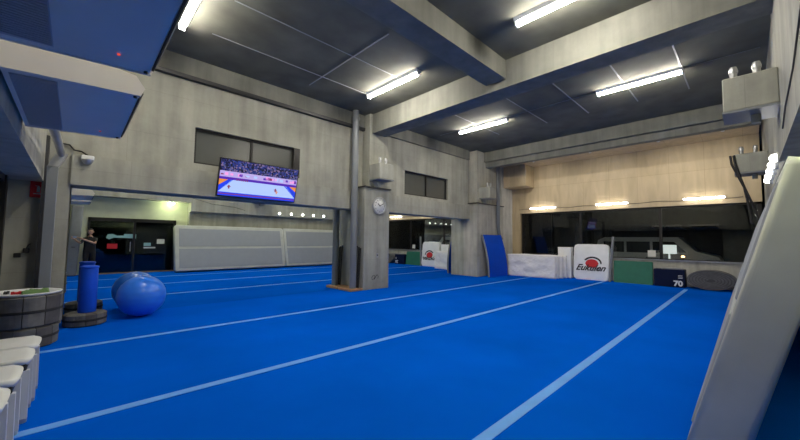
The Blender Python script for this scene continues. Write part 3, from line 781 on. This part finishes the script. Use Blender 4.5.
# ---------------------------------------------------------------- white chairs on the left
def chair(label):
    t = thing('stacking_chair', (0, 0, 0), label, 'chair', 'white chairs along the left wall')
    # local: front towards +x, origin at front centre on floor
    seat = MB(); b = bmesh.new(); bmesh.ops.create_grid(b, x_segments=8, y_segments=8, size=.5)
    for v in b.verts:
        x, y = v.co.x, v.co.y
        k = (abs(x*2)**4+abs(y*2)**4)
        f = 1-.10*max(0, abs(x*2)*abs(y*2))**3
        v.co = Vector((-.23+x*.46*f, y*.44*f, .515-.018*(1-min(1, k))+(.0 if x < .45 else -.015)))
    e = bmesh.ops.extrude_face_region(b, geom=b.faces[:])
    for g_ in e['geom']:
        if isinstance(g_, bmesh.types.BMVert): g_.co.z -= .045; g_.co.x = -.23+(g_.co.x+.23)*.94; g_.co.y *= .94
    seat.bm(b, 0, True).build('seat', 'white', t)
    MB().box(-.42, -.03, -.198, .198, .415, .468, .008, 1).build('shade_frame', 'rubber', t)  # black frame, its width also paints the shaded gap below the seat
    bk = MB(); vs = []; n = 8
    for i in range(n+1):
        y = -.21+.42*i/n; cx = -.50+.05*(abs(y)/.21)**2
        for x, z in ((cx, .62), (cx-.06, .95), (cx-.085, .95), (cx-.025, .62)): vs.append((x, y, z-.03*(abs(y)/.21)**4*(1 if z > .8 else -1)))
    fs = []
    for i in range(n):
        for j in range(4): fs.append([i*4+j, i*4+(j+1) % 4, (i+1)*4+(j+1) % 4, (i+1)*4+j])
    fs += [[0, 1, 2, 3], [n*4+3, n*4+2, n*4+1, n*4]]
    bk.add(vs, fs, 0, True).build('backrest', 'white', t)
    for sx, sy in ((1, 1), (1, -1), (-1, 1), (-1, -1)):
        x0 = -.07 if sx > 0 else -.40; dx = .03*sx
        lg = MB().prism([(x0-.055, .414), (x0+.055, .414), (x0+dx+.03, .03), (x0+dx-.03, .03)], sy*.165-.022, sy*.165+.022, lambda a, c, d: (a, d, c)).build('leg', 'white', t)
        MB().tube([(x0+dx, sy*.165, .002), (x0+dx, sy*.165, .035)], .03, 10).build('foot', 'galv', lg)
    for sy in (-1, 1):
        MB().tube([(-.42, sy*.19, .45), (-.49, sy*.19, .62), (-.54, sy*.19, .80)], .013, 8).build('back_post', 'galv', t)
    for sy in (-1, 1): MB().prism([(-.42, .414), (-.05, .414), (-.13, .2), (-.34, .2)], sy*.19-.006, sy*.19+.006, lambda a, c, d: (a, d, c)).build('side_panel', 'white', t)
    return t
cl = ['white chair nearest the grey segmented rings, farthest in the row of four', 'second white chair in the left row, counted from the grey rings',
      'third white chair in the left row, counted from the grey rings', 'white chair at the lower left edge, nearest the camera']
c0_ = chair(cl[0])
for k, (x, y) in enumerate(((-.18, 4.76), (-.195, 4.28), (-.225, 3.74), (-.243, 3.22))):
    c = c0_ if k == 0 else copy_tree(c0_)
    c.location = (x, y, 0); c['label'] = cl[k]
# tall grey mat standing at the camera side of the left wall (seen in the mirror)
t = thing('standing_mat', (-.06, -.62, 0), 'grey padded mat standing upright left of the person in the mirror', 'mat', None, (0, math.radians(2), 0))
MB().box(-.16, .18, -.2, .1, 0.005, 2.7, .06, 4).build('padding', 'greymat', t)
MB().tube([(-.05, .1, 1.1), (0, .13, 1.1), (.05, .1, 1.1)], .012, 6).build('carry_handle', 'rubber', t)

# ---------------------------------------------------------------- person with the phone (seen in the mirror)
def skin_body(name, pts, edges, mt, parent, sub=2):
    me = bpy.data.meshes.new(name); me.from_pydata([p[:3] for p in pts], edges, [])
    o = bpy.data.objects.new(name, me); COL.objects.link(o)
    o.modifiers.new('skin', 'SKIN')
    for i, p in enumerate(pts):
        r = p[3]; me.skin_vertices[0].data[i].radius = (r, p[4] if len(p) > 4 else r)
    me.skin_vertices[0].data[0].use_root = True
    s = o.modifiers.new('sub', 'SUBSURF'); s.levels = sub; s.render_levels = sub
    bpy.context.view_layer.update()
    m2 = bpy.data.meshes.new_from_object(o.evaluated_get(bpy.context.evaluated_depsgraph_get()))
    bpy.data.objects.remove(o)
    for mtl in (mt if isinstance(mt, list) else [mt]): m2.materials.append(M[mtl])
    for p in m2.polygons: p.use_smooth = True
    o = bpy.data.objects.new(name, m2); COL.objects.link(o)
    if parent: o.parent = parent
    return o
px, py = .44, -.50
per = thing('person', (px, py, 0), 'person in black clothes standing in the entrance and holding up a phone', 'person')
def PB(x, y, z, *r): return (x-px, y-py, z, *r)
hL = (-.035, -.075, 1.49); hR = (.06, -.10, 1.50)
pts = [PB(px, py, .98, .17, .13), PB(px, py+.01, 1.18, .155, .12), PB(px, py, 1.38, .19, .125), PB(px, py+.01, 1.50, .06, .055), PB(px, py+.03, 1.58, .055),  # 0-4
       PB(px-.17, py+.01, 1.42, .055), PB(px-.26, py+.12, 1.24, .045), PB(hL[0]-.01, hL[1]-.10, hL[2]-.05, .028),              # 5-7 arm to phone
       PB(px+.17, py+.01, 1.42, .055), PB(px+.14, py+.18, 1.24, .045), PB(hR[0]+.05, hR[1]-.08, hR[2]-.04, .028),             # 8-10
       PB(px-.095, py, .90, .11), PB(px-.10, py+.02, .52, .08), PB(px-.11, py-.01, .12, .055),                                # 11-13
       PB(px+.095, py, .90, .11), PB(px+.11, py+.02, .52, .08), PB(px+.12, py-.01, .12, .055)]                               # 14-16
ed = [(0, 1), (1, 2), (2, 3), (3, 4), (2, 5), (5, 6), (6, 7), (2, 8), (8, 9), (9, 10), (0, 11), (11, 12), (12, 13), (0, 14), (14, 15), (15, 16)]
body = skin_body('body', pts, ed, ['shirt', 'skin'], per)
for p in body.data.polygons:
    c = p.center; wz = c.z; wx = c.x+px; wy = c.y+py
    fore = (wy > py+.16 and wz > 1.2)
    if fore or wz > 1.49 and abs(wx-px) < .09: p.material_index = 1
# head
hd = MB(); b = bmesh.new(); bmesh.ops.create_uvsphere(b, u_segments=24, v_segments=18, radius=1)
for v in b.verts:
    x, y, z = v.co
    w = .078*(1 if z > -.2 else 1+.35*(z+.2)); 
    yy = y*.098
    if y > 0: yy = y*.09*(1-.12*max(0, -z))
    v.co = Vector((x*w, yy, z*.118))
hd.bm(b, 0, True)
hd.prism([(.0, .02), (.018, -.03), (-.018, -.03)], .078, .112, lambda a, c, d: (a*(1.0 if d < .1 else .35), d, c))
hd.tube([(-.08, 0, .015), (-.088, -.01, 0), (-.08, 0, -.03)], .014, 8); hd.tube([(.08, 0, .015), (.088, -.01, 0), (.08, 0, -.03)], .014, 8)
hd = hd.build('head', 'skin', per); hd.location = (0, .045, 1.69); hd.rotation_euler = (0, 0, .35)
for s in (-1, 1): MB().lathe([(0, -.009), (.013, -.004), (.013, .004), (0, .009)], 12, (s*.03, .084, .012)).build('eye', 'blackprint', hd)
MB().box(-.022, .022, .079, .086, -.062, -.054, .003, 1).build('mouth', mat('lips', (.35, .13, .11), .5), hd)
b = bmesh.new(); bmesh.ops.create_uvsphere(b, u_segments=24, v_segments=18, radius=1)
bmesh.ops.delete(b, geom=[v for v in b.verts if (v.co.y > .35 and v.co.z < .45) or v.co.z < -.45], context='VERTS')
for v in b.verts: v.co = Vector((v.co.x*.088, v.co.y*.107-.004, v.co.z*.13+.004))
MB().bm(b, 0, True).build('hair', 'hair', hd)
# hands: palm and five fingers each, closed on the phone
def hand(c, side, wrist):
    c = Vector(c); w = Vector(wrist)
    d = (c-w).normalized()
    pr = [(*w, .026, .02), (*(w+(c-w)*.5), .030, .018), (*c, .036, .016)]
    pr = [(p[0]-px, p[1]-py, p[2], p[3], p[4]) for p in pr]
    h = skin_body('hand', pr, [(0, 1), (1, 2)], 'skin', per)
    for k in range(4):
        o = c+u2*(.03-.02*k)
        L1 = (.036, .041, .039, .030)[k]
        a = o; b_ = o-fw*.0+r2*side*L1*.6-fw*.012; e = b_+r2*side*L1*.55+fw*.004
        skin_body('finger', [(*(Vector(q)-Vector((px, py, 0))), rr) for q, rr in ((a, .0095), (b_, .0088), (e, .0075))], [(0, 1), (1, 2)], 'skin', h, 1)
    a = c-u2*.03; b_ = a-u2*.03-fw*.01; e = b_+r2*side*.03
    skin_body('thumb', [(*(Vector(q)-Vector((px, py, 0))), rr) for q, rr in ((a, .012), (b_, .011), (e, .009))], [(0, 1), (1, 2)], 'skin', h, 1)
ph_c = Vector((0, 0, CAMH))-fw*.045+r2*.05-u2*.02
hand(ph_c-r2*.095-fw*.02, 1, (hL[0]-.01, hL[1]-.10, hL[2]-.05))
hand(ph_c+r2*.095-fw*.02, -1, (hR[0]+.05, hR[1]-.08, hR[2]-.04))
for s in (-1, 1):
    MB().box(s*.11-.05, s*.11+.05, -.09, .17, .002, .09, .03, 3).build('shoe', 'black', per)
phn = thing('smartphone', ph_c, 'black smartphone held up by the person in the mirror', 'phone')
phn.rotation_euler = M3.to_euler()
MB().box(-.075, .075, -.037, .037, -.004, .004, .003, 2).build('phone_body', 'black', phn)
MB().box(-.07, -.045, .008, .033, .0035, .006, .002, 1).build('camera_bump', 'steel_dark', phn)
MB().box(-.071, .071, -.034, .034, -.0048, -.0035).build('phone_screen', se('phone_screen_glow', (.2, .25, .4), .4), phn)

# ---------------------------------------------------------------- outside: van, lit sign
v = thing('parked_van', (19.6, 3.0, -.15), 'pale van parked outside beyond the dark window', 'van')
prof = [(-2.3, .35), (-2.35, 1.0), (-2.2, 1.75), (-1.9, 1.9), (.9, 1.9), (1.45, 1.3), (2.15, 1.1), (2.3, .75), (2.25, .35)]
MB().prism(prof, -.85, .85, lambda a, c, d: (d, -a, c)).build('body', 'van', v)
g = MB()
for a0, a1 in ((-1.95, -1.1), (-1.0, -.1)): g.box(-.87, -.84, -a1, -a0, 1.2, 1.7)
g.prism([(0.0, 1.2), (0, 1.7), (.75, 1.7), (1.15, 1.25)], -.87, -.84, lambda a, c, d: (d, -a, c))
g.build('side_window', 'vanglass', v)
for a in (-1.5, 1.5):
    w = MB().tube([(-.88, -a, .33), (-.66, -a, .33)], .33, 24).build('wheel', 'rubber', v)
    MB().tube([(-.89, -a, .33), (-.87, -a, .33)], .19, 20).build('hubcap', 'galv', w)
MB().box(-.86, -.83, 2.3-.1-2.0, 2.3-.05-2.0, .9, 1.0).build('door_handle', 'black', v)
MB().box(-.8, -.5, -2.31, -2.2, .7, .85).build('headlamp', emis('van_headlamp', (1, .45, .15), 12), v)
o = tag(MB().box(0, .06, -.24, .24, 0, .36, .01, 1).box(.02, .05, -.03, .03, -1.2, 0).build('light_box', emis('sign_panel', (.9, .95, .92), .75)), 'bright white sign panel standing outside next to the van', 'sign panel')
o.location = (17.4, 2.25, 1.06)
t = thing('rear_lamp', (17.8, 1.86, .95), 'small orange lamp glowing outside right of the white sign panel', 'lamp')
MB().lathe([(0, -.05), (.05, -.03), (.06, 0), (.05, .03), (0, .05)], 14).build('bulb', emis('orange_lamp', (1, .5, .2), 8), t)
MB().tube([(0, 0, -1.1), (0, 0, -.04)], .02, 8).build('post', 'steel_dark', t)
tag(MB().box(15.395, 15.40, 2.38, 2.62, .98, 1.22, 0).build('window_sticker', 'paper'), 'small pale sticker at the bottom of the dark window above the green mat', 'sticker')
# lamp added outside to reveal the van
t = thing('added_van_lamp', (21.5, 8.5, -.15), 'added lamp on a pole outside beyond the window, lighting the van', 'street lamp')
MB().tube([(0, 0, 0), (0, 0, 5.5), (-.6, -.3, 5.8)], .06, 10).build('pole', 'steel_dark', t)
MB().box(-1.0, -.5, -.5, -.1, 5.72, 5.82, .02, 2).build('lamp_head', emis('added_lamp_glow', (1, .85, .6), 6), t)
